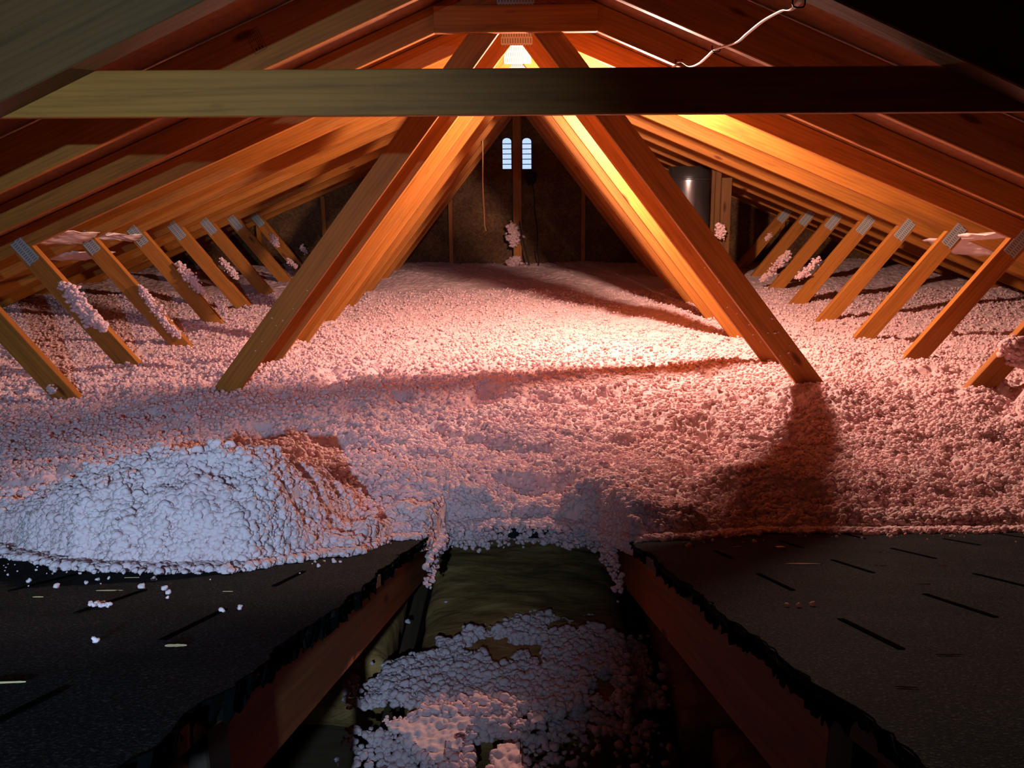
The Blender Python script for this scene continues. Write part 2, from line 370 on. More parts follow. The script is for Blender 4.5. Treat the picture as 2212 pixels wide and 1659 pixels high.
# ---------------------------------------------------------------- roof trusses
S0, SP, TH = 3.457, .61, .038
HR, SL = .668, .4167
XC = -.02
ck = math.hypot(1, SL)
def top_z(x, d): return HR-SL*abs(x-XC)+d*ck
WA, WS = .601, .787           # A webs: outer edge x = WA - WS*z
wh = .089*math.hypot(1, WS)
def truss(k, label):
    y0 = S0+k*SP; y1 = y0+TH
    root = empty('roof_truss', (XC, y0, -1.27), label, 'roof truss', 'roof trusses spanning the attic')
    zi, zo = HR, HR-SL*4.6
    for s in (-1, 1):
        prism('top_chord', [(XC, HR), (XC+s*4.6, zo), (XC+s*4.6, zo+.089*ck), (XC, HR+.089*ck)], y0, y1, WOOD, root, math.atan(SL)*s)
        xo = (WA-WS*HR)/(1-WS*SL); zo_ = HR-SL*xo
        zt = (WA-wh)/WS; zb = -1.20
        prism('web', [(XC+s*xo, zo_-.001), (XC+s*.001, HR-.001), (XC+s*.001, zt), (XC+s*(WA-wh-WS*zb), zb), (XC+s*(WA-WS*zb), zb)], y0, y1, WOOD, root, s*math.atan2(1, WS))
        # outer web from the chord's quarter point to the same foot
        a = Vector((2.255, -.277)); b = Vector((1.53, -1.20)); dirv = (b-a).normalized(); nn = Vector((-dirv.y, dirv.x))*.0445
        q = [a+nn, b+nn, b-nn, a-nn]
        def clip(p):   # slide the upper end up to the chord
            tpar = (HR-SL*p.x-p.y)/(dirv.y+SL*dirv.x); return p+dirv*tpar
        q[0] = clip(q[0]); q[3] = clip(q[3])
        prism('web', [(XC+s*p.x, p.y) for p in q], y0, y1, WOOD, root, -math.atan2(dirv.y, dirv.x)*s)
        pc = a+dirv*.005
        obox('gusset_plate', Vector((XC+s*pc.x, y0-.0012, pc.y)), Vector((s*dirv.x, 0, dirv.y)), Vector((0, 1, 0)), Vector((-s*dirv.y, 0, dirv.x)).normalized()*1.0 if s > 0 else Vector((dirv.y*1.0, 0, dirv.x*1.0)).normalized(), (.062, .0008, .031), PLATE, root)
        obox('gusset_plate', Vector((XC+s*1.57, y0-.0012, -1.22)), Vector((1, 0, 0)), Vector((0, 1, 0)), Vector((0, 0, 1)), (.09, .0008, .05), PLATE, root)
    box('bottom_chord', (XC-4.6, y0, -1.30), (XC+4.6, y1, -1.211), WOOD, root)
    obox('gusset_plate', Vector((XC, y0-.0012, .642)), Vector((1, 0, 0)), Vector((0, 1, 0)), Vector((0, 0, 1)), (.068, .0008, .058), PLATE, root)
    return root
ordn = ['nearest full roof truss, dark reddish inner webs, short tie beam across its peak',
        'second full roof truss, deep red webs, nailing plate showing below the short tie beam',
        'third full roof truss, brightest lit amber webs, just behind the hidden bulb',
        'fourth full roof truss, amber webs stepped behind the brightest lit one',
        'fifth full roof truss from the camera, in the middle of the row',
        'sixth full roof truss from the camera, third from the gable wall',
        'seventh full roof truss, second from the gable wall',
        'last roof truss, standing nearest the gable wall']
for k in range(8): truss(k, ordn[k])
for k in (8,):   # gable framing against the end wall
    y0 = S0+8*SP-.045
    r = empty('gable_frame', (XC, y0, -.9), 'gable end frame of studs against the far board wall', 'wall frame')
    for s in (-1, 1):
        prism('top_chord', [(XC, HR), (XC+s*4.4, HR-SL*4.4), (XC+s*4.4, HR-SL*4.4+.089*ck), (XC, HR+.089*ck)], y0, y0+TH, WOOD, r, math.atan(SL)*s)
    for xs in (-2.44, -1.83, -1.22, -.66, -.045, .56, 1.17, 1.78, 2.39):
        w = .038 if abs(xs+.045) < .01 else .019
        box('stud', (xs-w, y0+(0 if w < .03 else -.05), -1.2), (xs+w, y0+TH, HR-SL*(abs(xs-XC)+w)-.002), WOOD, r, along='Z')

# short tie beam on the first truss, long collar beam behind the thick rafter pair
za = onY(937, 71, S0-.04).z; xa = onY(937, 70, S0-.04).x; xb = onY(1290, 72, S0-.04).x
tag(box('tie_beam', (xa, S0-.0405, za), (xb, S0-.0025, za+.093), WOOD), 'short reddish wooden tie beam across the peak of the nearest full truss', 'beam')
yb = 1.962
zl = onY(300, 251, yb).z; zr = onY(2000, 243, yb).z
tag(prism('collar_beam', [(-1.34, zl), (1.36, zr-.001), (1.14, zr+.093), (-1.13, zl+.094)], yb, yb+.038, WOOD, None, 0),
    'long horizontal collar beam crossing the whole picture near the top, greenish at its left end', 'beam')

def rafter_pair(yf, th, z_ridge, sl, dep, xend, labels, m):
    c = math.hypot(1, sl); out = []
    for s, lb in zip((-1, 1), labels):
        zr_ = z_ridge; ze = z_ridge-sl*xend
        o = prism('rafter', [(XC+s*.0195, zr_-sl*.02), (XC+s*xend, ze), (XC+s*xend, ze+dep*c), (XC+s*.0195, zr_-sl*.02+dep*c)], yf, yf+th, m, None, math.atan(sl)*s, .003)
        out.append(tag(o, lb, 'rafter'))
    return out
B_L, B_R = rafter_pair(S0-SP, TH, .668, .417, .14, 3.3, ('left rafter between the thick near rafter and the first truss, ink stamped on its face', 'right rafter between the thick near rafter and the first truss, white cable stapled under it'), WOOD)
rafter_pair(1.87, .09, .622, .436, .184, 2.2, ('thick left rafter nearest the camera, broad olive-brown face in the top left corner', 'thick right rafter nearest the camera, almost black face in the top right corner'), OLD_SHADEW)
# grade stamp on the left rafter face
st = onY(553, 88, S0-SP-.001)
stamp = []
bm = bmesh.new()
def q_(bm, cx, cz, w, h, a=R(-66)):
    pts = [(-w, -h), (w, -h), (w, h), (-w, h)]
    vs = [bm.verts.new((st.x+cx*math.cos(a)-cz*math.sin(a)+x*math.cos(a)-z*math.sin(a), S0-SP-.0006, st.z+cx*math.sin(a)+cz*math.cos(a)+x*math.sin(a)+z*math.cos(a))) for x, z in pts]
    bm.faces.new(vs)
for cz in (-.020, .020): q_(bm, 0, cz, .033, .0007)
for cx in (-.033, .033): q_(bm, cx, 0, .0007, .020)
for r in range(5):
    for c in range(5 if r < 3 else 3):
        q_(bm, -.024+c*.0095, .013-r*.0062, .0033, .0011)
for c in range(3): q_(bm, .022, -.010+c*.010, .004, .0028)
me = bpy.data.meshes.new('stamp'); bm.to_mesh(me); bm.free()
link('grade_stamp', me, INK, B_L)

# ---------------------------------------------------------------- shell
def struct(o): o['kind'] = 'structure'; return o
def slab(name, pts, m, thick=.012, nrm=(0, 0, 1)):
    n = Vector(nrm).normalized()*thick; P = [Vector(p) for p in pts]; k = len(P)
    vs = P+[p+n for p in P]; fs = [list(range(k)), list(range(k, 2*k))]+[[i, (i+1) % k, k+(i+1) % k, k+i] for i in range(k)]
    return struct(link(name, pyme(name, vs, fs), m))
YW = S0+8*SP+.002
zs = HR+.089*ck+.002
def roofz(x, z0): return z0-SL*abs(x)
for s, nm in ((-1, 'left'), (1, 'right')):
    nv = (s*SL, 0, 1)
    slab('ceiling', [(XC, 3.2, zs), (XC, YW+.1, zs), (XC+s*4.7, YW+.1, zs-SL*4.7), (XC+s*4.7, 3.2, zs-SL*4.7)], PLY, .014, nv)
    z2 = zs+.062
    slab('ceiling', [(XC, -1.6, z2), (XC, 3.25, z2), (XC+s*4.7, 3.25, z2-SL*4.7), (XC+s*4.7, -1.6, z2-SL*4.7)], PLY, .014, nv)
    slab('wall_'+nm, [(s*4.5, -1.6, -2.2), (s*4.5, YW+.1, -2.2), (s*4.5, YW+.1, -.9), (s*4.5, -1.6, -.9)], DARKW, .02, (s, 0, 0))
slab('floor', [(-4.5, -1.6, -1.36), (4.5, -1.6, -1.36), (4.5, YW+.1, -1.36), (-4.5, YW+.1, -1.36)], DARKW, .02, (0, 0, -1))
slab('wall_back', [(-4.6, -1.6, -1.5), (4.6, -1.6, -1.5), (4.6, -1.6, 1.0), (-4.6, -1.6, 1.0)], DARKW, .02, (0, -1, 0))
# gable wall with two arched openings
wl = [(onY(1085, 298, YW), onY(1105, 365, YW)), (onY(1128, 298, YW), onY(1148, 365, YW))]
def arch(x0, x1, zb, zt, n=10, grow=0):
    x0 -= grow; x1 += grow; zb -= grow; zt += grow; r = (x1-x0)/2; c = (x0+x1)/2
    return [(x0, zb), (x1, zb)]+[(c+r*math.cos(math.pi*i/n), zt-r*.75+r*.75*math.sin(math.pi*i/n)) for i in range(n+1)]
bm = bmesh.new()
def loop(bm, pts, y):
    vs = [bm.verts.new((p[0], y, p[1])) for p in pts]; return [bm.edges.new((vs[i], vs[(i+1) % len(vs)])) for i in range(len(vs))]
es = loop(bm, [(-4.6, -1.5), (4.6, -1.5), (4.6, .9), (-4.6, .9)], YW)
AR = []
for a, b in wl:
    ar = arch(a.x, b.x, b.z, a.z); AR.append(ar); es += loop(bm, ar, YW)
bmesh.ops.triangle_fill(bm, edges=es, use_beauty=True)
g_ = bmesh.ops.extrude_face_region(bm, geom=list(bm.faces)); bmesh.ops.translate(bm, verts=[v for v in g_['geom'] if isinstance(v, bmesh.types.BMVert)], vec=(0, .012, 0))
bmesh.ops.recalc_face_normals(bm, faces=bm.faces)
me = bpy.data.meshes.new('wall_far'); bm.to_mesh(me); bm.free(); struct(link('wall_far', me, OSB))
for i, ar in enumerate(AR):
    x0, x1 = min(p[0] for p in ar), max(p[0] for p in ar); z0, z1 = min(p[1] for p in ar), max(p[1] for p in ar)
    root = struct(empty('window_%d' % (i+1), ((x0+x1)/2, YW, z0)))
    out = arch(x0, x1, z0, z1, grow=.010); inn = arch(x0, x1, z0, z1, grow=-.001)
    n = len(ar); ya, yb_ = YW-.006, YW+.016
    vs = [(p[0], ya, p[1]) for p in out]+[(p[0], ya, p[1]) for p in inn]+[(p[0], yb_, p[1]) for p in out]+[(p[0], yb_, p[1]) for p in inn]
    fs = []
    for j in range(n):
        k = (j+1) % n; fs += [(j, k, n+k, n+j), (2*n+j, 2*n+k, 3*n+k, 3*n+j), (j, k, 2*n+k, 2*n+j), (n+j, n+k, 3*n+k, 3*n+j)]
    link('window_frame', pyme('frame', vs, fs), DARKW, root)
    for j in range(5):
        zz = z0+(z1-z0)*(j+.95)/6.1
        box('glazing_bar', (x0, YW+.003, zz-.0035), (x1, YW+.010, zz+.0035), BLACK, root, 0)
    link('glass_pane', pyme('pane', [(p[0], YW+.004, p[1]) for p in ar], [list(range(n))]), GLASS, root)

# ---------------------------------------------------------------- old roof deck with the sawn hole
HXL, HXR, HYF = -.235, .235, 2.19
dn = Vector((0, DM, 1)).normalized(); dt = Vector((0, 1, -DM)).normalized()
def dp(x, y, off=0): return Vector((x, y, -DC-DM*y))+dn*off
def ragged(x, y, s): return x+.010*(float(fbm(np.array(y*9.), np.array(s*3.), s, 3))-.44)*2+.004*(float(vnoise(np.array(y*70.), np.array(s*1.), s+2))-.5)
g = 46; ysamp = [-1.0+(HYF+1.0)*i/(g*3) for i in range(g*3+1)]
def deck_piece(name, left, off0, off1, m, parent, over=0, amp=1.0, seed=1):
    s = -1 if left else 1; xe = HXL if left else HXR; xo = s*3.2
    vs = []; fs = []; n = len(ysamp)
    for off in (off1, off0):
        for yv in ysamp:
            xx = xe-s*over+(ragged(0, yv, seed)-0)*amp*1.0
            vs.append(dp(xx, yv, off)); vs.append(dp(xo, yv, off))
    for i in range(n-1):
        a = 2*i; fs += [(a, a+1, a+3, a+2), (2*n+a, 2*n+a+2, 2*n+a+3, 2*n+a+1), (a, a+2, 2*n+a+2, 2*n+a)]
    return link(name, pyme(name, vs, fs), m, parent)
deck = tag(empty('old_roof_deck', dp(0, 1.2), None), 'old roof deck of black asphalt shingles with a sawn open hole in its middle', 'roof deck')
for left in (True, False):
    deck_piece('sheathing_board', left, -.026, -.008, DARKW, deck, 0, .8, 3 if left else 4)
    deck_piece('shingle_layer', left, -.008, 0, SHINGLE, deck, .006, 1.4, 5 if left else 6)
fv = [dp(-3.2, HYF, 0), dp(3.2, HYF, 0), dp(3.2, 3.0, 0), dp(-3.2, 3.0, 0)]
link('shingle_layer', pyme('far_deck', fv+[v-dn*.026 for v in fv], [(0, 1, 2, 3), (4, 5, 6, 7), (0, 1, 5, 4), (1, 2, 6, 5), (2, 3, 7, 6), (3, 0, 4, 7)]), SHINGLE, deck)
# torn felt fringe hanging from the sawn edges, tab slots and course edges
for left in (True, False):
    s = -1 if left else 1; xe = HXL if left else HXR; vs = []; fs = []; gg = random.Random(3+left)
    N = 420
    for i in range(N+1):
        yv = -.3+(HYF+.3)*i/N; xx = xe+ragged(0, yv, 5 if left else 6)*1.4-s*.006
        h = .010+.012*float(vnoise(np.array(yv*22.), np.array(1.), 3+s))+.010*gg.random()
        vs += [dp(xx, yv, .0005), dp(xx+s*.002, yv, -h*.5), dp(xx+s*.008*gg.random(), yv, -h)]
        if i < N: a = 3*i; fs += [(a, a+1, a+4, a+3), (a+1, a+2, a+5, a+4)]
    o = link('felt_edge', pyme('felt', vs, fs), FELT, deck); sm = o.modifiers.new('s', 'SOLIDIFY'); sm.thickness = .0015
slots = [((354, 1385), (481, 1317)), ((177, 1325), (303, 1275)), ((42, 1277), (165, 1237)), ((595, 1267), (654, 1235)), ((-40, 1590), (105, 1495)),
         ((1821, 1338), (1941, 1403)), ((2004, 1284), (2143, 1334)), ((1806, 1210), (1877, 1238)), ((1939, 1185), (2006, 1207)), ((1643, 1240), (1706, 1276)), ((2137, 1240), (2262, 1288)),
         ((2048, 1164), (2105, 1178)), ((1690, 1169), (1730, 1184)), ((1548, 1190), (1577, 1207)), ((1826, 1152), (1856, 1164)), ((2170, 1154), (2230, 1166))]
for a, b in slots:
    A, B = onD(*a), onD(*b); xm = (A.x+B.x)/2; y0_, y1_ = sorted((A.y, B.y))
    obox('tab_slot', dp(xm, (y0_+y1_)/2, .0006), Vector((1, 0, 0)), dt, dn, (.0035, (y1_-y0_)/2*math.hypot(1, DM), .0007), FELT, deck)
def old_rafter(xf, s, label):
    """side face at xf, body away from the hole"""
    d0, d1 = -.027, -.165; ya, yb2 = -.9, 2.55
    def mk(y, off): v = Vector((0, y, -DC-DM*y))+dn*off; return v
    pts = [mk(ya, d0), mk(yb2, d0), mk(yb2, d1), mk(ya, d1)]
    x0, x1 = sorted((xf, xf+s*.038)); c = Vector(((x0+x1)/2, .8, -.55))
    M = Matrix.Translation(c) @ Matrix((( 0, 1, 0, 0), (dt.y, 0, dn.y, 0), (dt.z, 0, dn.z, 0), (0, 0, 0, 1))); I = M.inverted()
    vs = [I @ Vector((x0, p.y, p.z)) for p in pts]+[I @ Vector((x1, p.y, p.z)) for p in pts]
    fs = [(0, 1, 2, 3), (4, 5, 6, 7), (0, 1, 5, 4), (1, 2, 6, 5), (2, 3, 7, 6), (3, 0, 4, 7)]
    o = link('old_rafter', pyme('old_rafter', vs, fs), WOODB, None, M); bevel(o, .002); return tag(o, label, 'rafter')
old_rafter(-.290, -1, 'old red-brown rafter under the left edge of the hole, black felt above it')
old_rafter(.270, 1, 'old red-brown rafter under the right edge of the hole, dimly lit')
for s, xf, pa, pb, lb in ((-1, -.290, (440, 1530), (490, 1530), 'dark upright post crossing the old rafter in the bottom left'), (1, .270, (1790, 1540), (1850, 1540), 'dark upright post crossing the old rafter in the bottom right')):
    def onX(px, py, X): v = ray(px, py); return v*(X/v.x)
    ya, yb2 = sorted((onX(*pa, xf-s*.02).y, onX(*pb, xf-s*.02).y))
    yc = (ya+yb2)/2; top = -DC-DM*yc-.03
    tag(box('wall_post', (min(xf-s*.02, xf-s*.001), ya, -1.335), (max(xf-s*.02, xf-s*.001), yb2, top), BLACKW, None, .002, 'Z'), lb, 'post')

# ---------------------------------------------------------------- old attic floor below the hole
for X, lb in ((-.31, 'dark old ceiling joist under the left side of the hole'), (.305, 'dark old ceiling joist under the right side of the hole'), (-.92, 'dark old ceiling joist left of the left batt'), (.92, 'dark old ceiling joist right of the right batt')):
    tag(box('ceiling_joist', (X-.019, -1.2, -1.33), (X+.019, 3.2, -1.19), DARKW, None, .002, 'Y'), lb, 'joist')
def batt(x0, x1, y0, y1, ztop, label, seed):
    nx, ny = 90, 200; xs = np.linspace(0, 1, nx)[None, :]; ys = np.linspace(0, 1, ny)[:, None]
    X = x0+(x1-x0)*xs+ys*0; Y = y0+(y1-y0)*ys+xs*0
    ed = np.minimum(np.minimum(xs, 1-xs)*(x1-x0), np.minimum(ys, 1-ys)*(y1-y0))
    Z = ztop-.03+.03*np.clip(ed/.04, 0, 1)**.5+.07*(fbm(X*3+seed, Y*3.6, seed, 3)-.44)+.018*(fbm(X*6+Y*3, Y*13, seed+3, 4)-.47)
    X = X+.02*(fbm(Y*8, X*2, seed+1, 2)-.37); Y = Y+.05*(fbm(X*7, Y*2, seed+2, 2)-.37)
    top = np.stack([X, Y, Z], -1).reshape(-1, 3); bot = top.copy(); bot[:, 2] = -1.325
    i = np.arange(nx*ny).reshape(ny, nx); F = np.stack([i[:-1, :-1], i[:-1, 1:], i[1:, 1:], i[1:, :-1]], -1).reshape(-1, 4)
    rim = np.concatenate([i[0, :], i[1:, -1], i[-1, -2::-1], i[-2:0:-1, 0]]); r2 = np.roll(rim, -1); n = nx*ny
    F = np.concatenate([F, F[:, ::-1]+n, np.stack([rim, rim+n, r2+n, r2], -1)])
    return tag(npmesh('fibreglass_batt', np.concatenate([top, bot]), F, BATT), label, 'insulation batt', 'fibreglass batts between the old joists')
batt(-.270, .268, 1.74, 3.1, -1.12, 'middle yellowish fibreglass batt under the hole, pink clumps strewn over it', 2)
batt(.342, .86, 1.72, 3.1, -1.12, 'right fibreglass batt beside the black gap, seen under the old rafter', 6)
batt(.40, .86, .9, 1.70, -1.13, 'nearer right fibreglass batt at the bottom of the picture', 11)
batt(-.86, -.345, 1.98, 3.1, -1.12, 'left fibreglass batt half hidden under the left old rafter', 9)
# loose pink insulation fallen on the middle batt
def inpoly(px, py, poly):
    r = np.zeros(len(px), bool); j = len(poly)-1
    for i in range(len(poly)):
        xi, yi = poly[i]; xj, yj = poly[j]
        c = ((yi > py) != (yj > py)) & (px < (xj-xi)*(py-yi)/(yj-yi+1e-12)+xi); r ^= c; j = i
    return r
PB = [onZ(*p, -1.10)[:2] for p in ((905, 1330), (1040, 1345), (1150, 1290), (1250, 1330), (1360, 1350), (1400, 1480), (1385, 1550), (1290, 1520), (1210, 1550), (1120, 1580), (1130, 1680), (980, 1740), (870, 1620), (790, 1560), (800, 1430), (860, 1400))]
PB = [(a, b) for a, b in PB]
g = np.random.default_rng(21); n = 60000
x = g.random(n)*.95-.55; y = g.random(n)*1.5+1.25
x2 = x+.03*g.normal(size=n); y2 = y+.04*g.normal(size=n); k = inpoly(x2, y2, PB) & (fbm(x*11, y*11, 3, 3) > .36+.10*sst(1.9, 2.2, y))
x, y = x[k], y[k]; core = inpoly(x, y, [(a*.9+.0, (b-1.85)*.86+1.85) for a, b in PB])
hgt = .012+.055*fbm(x*5, y*5, 7, 3)*core
zz = -1.138+hgt*(.3+.8*g.random(len(x)))-.14*(y < 1.72)*(1-.0*y)*sst(1.72, 1.60, y)*.3
rad = .0038+.0085*g.random(len(x))**2
pA = tufts(np.stack([x, y, zz], -1), rad, 2, seed=9)
ng = 240; gx, gy = np.meshgrid(np.linspace(-.5, .34, ng), np.linspace(1.3, 2.3, ng))
ins = inpoly(gx.ravel(), gy.ravel(), [(a*.93, (b-1.85)*.9+1.85) for a, b in PB]).reshape(gx.shape)
gz = -1.158+.04*fbm(gx*5, gy*5, 7, 3)+.022*dome(gx, gy, .05, 3)+.016*dome(gx, gy, .02, 5)+.012*(fbm(gx*90, gy*90, 6, 3)-.44)
i = np.arange(ng*ng).reshape(ng, ng); Fg = np.stack([i[:-1, :-1], i[:-1, 1:], i[1:, 1:], i[1:, :-1]], -1).reshape(-1, 4)
ok = (ins & (fbm(gx*11, gy*11, 3, 3) > .42)).ravel(); Fg = Fg[ok[Fg].all(1)]
Vg, Fg = compact(np.stack([gx, gy, gz], -1).reshape(-1, 3), Fg); Fg = np.concatenate([Fg[:, [0, 1, 2]], Fg[:, [0, 2, 3]]])
Vp, Fp = join([pA, (Vg, Fg)])
tag(npmesh('fallen_insulation', Vp, Fp, FLUFF), 'loose pink and lilac insulation fallen on the middle batt inside the hole', 'insulation', kind='stuff')

# ---------------------------------------------------------------- clumps of insulation caught on webs and studs
def clump(P, rad, n, seed, label, spread=.35, group='insulation clumps caught on the timber'):
    """P: polyline the clump clings to"""
    n = int(n*2.2); g = np.random.default_rng(seed); P = [np.array(p) for p in P]; t = g.random(n)*(len(P)-1); i = np.minimum(t.astype(int), len(P)-2); f = (t-i)[:, None]
    A = np.array(P); C = A[i]*(1-f)+A[i+1]*f
    env = np.sqrt(np.clip(1-((t/(len(P)-1))*2-1)**4, .12, 1))[:, None]
    C = C+g.normal(size=(n, 3))*rad*1.3*spread*env*np.array([1, .45, 1]); rr = rad*(.13+.22*g.random(n))*1.15
    V, F = tufts(C, rr, 2, seed=seed)
    return tag(npmesh('insulation_clump', V, F, FLUFF), label, 'insulation clump', group)
def yk(k): return S0+k*SP
def cl(px, Y, rad, n, seed, label): return clump([tuple(onY(a, b, Y)) for a, b in px], rad, n, seed, label)
cl([(133, 612), (165, 648), (190, 680), (226, 708)], yk(1)-.010, .036, 230, 1, 'large pale clump on the upper edge of the second left outer web from the left')
cl([(300, 618), (328, 655), (355, 695), (388, 728)], yk(2)-.010, .026, 190, 2, 'long pale clump along the third left outer web from the left')
cl([(383, 570), (408, 597), (438, 632)], yk(3)-.010, .030, 150, 3, 'pale clump on the upper edge of the fourth left outer web')
cl([(468, 655), (483, 670), (487, 680)], yk(3)-.010, .020, 60, 4, 'small clump at the foot of the fourth left outer web')
cl([(478, 560), (495, 580), (512, 600)], yk(4)-.010, .024, 90, 5, 'narrow clump on the fifth left outer web')
cl([(588, 510), (596, 530)], yk(6)-.012, .030, 50, 6, 'small lilac clump on the seventh left outer web, upper of its two')
cl([(622, 560), (640, 578)], yk(6)-.012, .024, 40, 7, 'small lilac clump on the seventh left outer web, lower of its two')
cl([(650, 532), (662, 545)], yk(7)-.012, .026, 40, 8, 'small lilac clump beside the big left web, on the last outer web')
cl([(1770, 556), (1752, 575), (1735, 592), (1722, 600)], yk(4)-.012, .026, 110, 9, 'pink clump on the right outer web of the fifth truss')
cl([(1705, 545), (1690, 562), (1668, 585), (1645, 605)], yk(5)-.012, .030, 130, 10, 'long pink clump on the right outer web of the sixth truss')
cl([(1655, 515), (1664, 507)], yk(6)-.012, .024, 30, 11, 'small pink clump on the right outer web of the seventh truss')
cl([(2175, 745), (2195, 760), (2215, 775)], yk(0)-.01, .042, 260, 12, 'big pink clump on the nearest right outer web, at the right picture edge')
cl([(1105, 487), (1112, 505), (1108, 527)], 8.20, .055, 90, 13, 'pink clump stuck to the middle gable stud, upper of two')
cl([(1112, 562), (1106, 580), (1103, 600)], 8.10, .062, 120, 14, 'pink clump at the foot of the middle gable stud')
cl([(1553, 485), (1556, 500), (1557, 512)], 6.47, .035, 60, 15, 'small pink clump on the upright posts beside the metal flue')
cl([(107, 838), (118, 845)], yk(0)-.01, .016, 40, 16, 'little pale clump at the foot of the leftmost outer web')
cl([(255, 790), (272, 798)], yk(1)-.01, .018, 40, 17, 'little pale clump at the foot of the second left outer web')
# fine specks stuck to the nearest webs
g = np.random.default_rng(31); sp = []
for a, b, n in (((1640, 600), (1720, 800), 26), ((1440, 330), (1560, 480), 12), ((1560, 470), (1640, 600), 14), ((525, 780), (700, 600), 10), ((2090, 640), (2120, 700), 8), ((1490, 500), (1640, 740), 16), ((860, 480), (760, 640), 14)):
    for _ in range(n):
        t = g.random(); px = a[0]+(b[0]-a[0])*t+g.normal()*14; py = a[1]+(b[1]-a[1])*t+g.normal()*10
        sp.append(tuple(onY(px, py, S0-.002 if n != 16 else yk(1)-.002)))
sp = np.array(sp)
# keep only those that lie on a web face
def on_web(p, k):
    x = abs(p[0]-XC); o = WA-WS*p[2]; return (o-wh+.004 < x < o-.004)
sp = np.array([p for p in sp if on_web(p, 0)])
Vs, Fs = tufts(sp, .0022+.004*g.random(len(sp)), 1, seed=33)
tag(npmesh('fluff_specks', Vs, Fs, FLUFF), 'tiny fluff specks stuck to the faces of the nearest webs', 'insulation', kind='stuff')

# ---------------------------------------------------------------- bulb, cable
lamp = empty('light_bulb', LAMP, 'bare lit bulb hanging behind the collar beam, right of the peak', 'light bulb')
prof = [(.004, -.062), (.016, -.058), (.026, -.046), (.030, -.030), (.027, -.014), (.018, .002), (.013, .012)]
lathe('glass_bulb', prof, LAMP, BULB, lamp)
lathe('lamp_socket', [(.014, .012), (.019, .014), (.021, .03), (.021, .05), (.012, .058)], LAMP, PLASTIC, lamp)
zc = lambda x: HR-SL*abs(x-XC)
wp = [(.545, 1.60, .405), tuple(onY(1725, 7, 1.86)), tuple(onY(1690, 22, 2.0)), tuple(onY(1650, 44, 2.25)), tuple(onY(1615, 72, 2.5)), tuple(onY(1590, 92, 2.7)), tuple(onY(1547, 106, 2.84)), tuple(onY(1528, 122, 3.0)), tuple(onY(1510, 137, 3.2)), tuple(onY(1490, 143, 3.35)), tuple(onY(1466, 134, 3.45)), (.555, 3.62, .40), (.55, 3.9, .41), (.54, 4.02, .43), (.51, 4.13, .456), (.50, 4.18, .440)]
tag(tube('lamp_cable', wp, .0055, WIREM, None, 10, .5), 'white flat cable stapled under the right rafters, running to the hidden bulb', 'cable')
for p in (wp[1], wp[6], wp[10]):
    v = Vector(p); tag(tube('cable_staple', [v+Vector((-.012, 0, .010)), v+Vector((-.010, -.002, -.006)), v+Vector((.010, -.002, -.007)), v+Vector((.012, 0, .010))], .0018, STAPLE, None, 6, 1, 3),
                       {0: 'dark staple holding the white cable to the thick near right rafter', 1: 'dark staple holding the white cable to the stamped rafter pair, right side', 2: 'dark staple holding the white cable to the nearest truss'}[[wp[1], wp[6], wp[10]].index(p)], 'staple', 'staples on the white cable')

# ---------------------------------------------------------------- far things
a, b = onY(1445, 400, 7.0), onY(1535, 400, 7.0); cx = (a.x+b.x)/2; rr = (b.x-a.x)/2
fl = empty('metal_flue', (cx, 7.0+rr*.5, -.9), 'dark round metal flue pipe behind the right webs', 'flue pipe')
zt = zc(cx+rr)+.0
lathe('pipe', [(rr, -.95), (rr, -.0), (rr*1.0, .12)], Vector((cx, 7.02, 0)), STEEL, fl, 40)
lathe('seam_band', [(rr+.004, .02), (rr+.006, .027), (rr+.004, .034)], Vector((cx, 7.02, 0)), STEEL, fl, 40)
for (p0, p1, Y, w, lb) in ((1558, 1580, 6.52, .038, 'wide upright post beside the flue pipe'), (1545, 1557, 6.60, .03, 'middle upright board between the wide post and the flue pipe'), (1537, 1544, 6.64, .03, 'thin upright board touching the edge of the flue pipe')):
    x0, x1 = onY(p0, 430, Y).x, onY(p1, 430, Y).x
    tag(box('upright_post', (x0, Y, -.95), (x1, Y+w, zc(x1)-.004+.09*(Y > 6.55)), OLD_SHADEW, None, .002, 'Z'), lb, 'post', 'upright posts by the flue')  # posts sit in shadow, put into their darker wood colour
c0, c1 = onY(1043, 335, 6.48), onY(1050, 499, 6.48)
tag(tube('hanging_cord', [c0+Vector((0, 0, .1)), c0, onY(1043, 400, 6.48), onY(1046, 460, 6.48), onY(1047, 485, 6.48), c1], .0045, CORD), 'thin tan cord hanging left of the arched windows', 'cord')
cc = onY(1147, 383, 8.12)
coil = empty('cable_coil', cc, 'black bundle of coiled cable hanging under the right arched window', 'cable coil')
pts = []
for i in range(60):
    an = i*.75; r0 = .030+.018*math.sin(i*1.9); pts.append(cc+Vector((r0*math.cos(an), .02*math.sin(i*.9), r0*1.35*math.sin(an))))
tube('coiled_loops', pts, .010, BLACK, coil, 8, 1, 4)
tube('hanging_tail', [cc+Vector((.01, 0, -.05)), onY(1154, 420, 8.14), onY(1155, 455, 8.14), onY(1161, 500, 8.14), onY(1160, 540, 8.14), onY(1164, 560, 8.14), onY(1162, 578, 8.14)], .0055, BLACK, coil)
tag(tube('loose_cable', [onY(1122, 478, 8.12), onY(1127, 510, 8.12), onY(1136, 545, 8.12), onY(1145, 580, 8.10)], .0065, BLACK), 'short black cable slanting from the middle gable stud down to the insulation', 'cable')
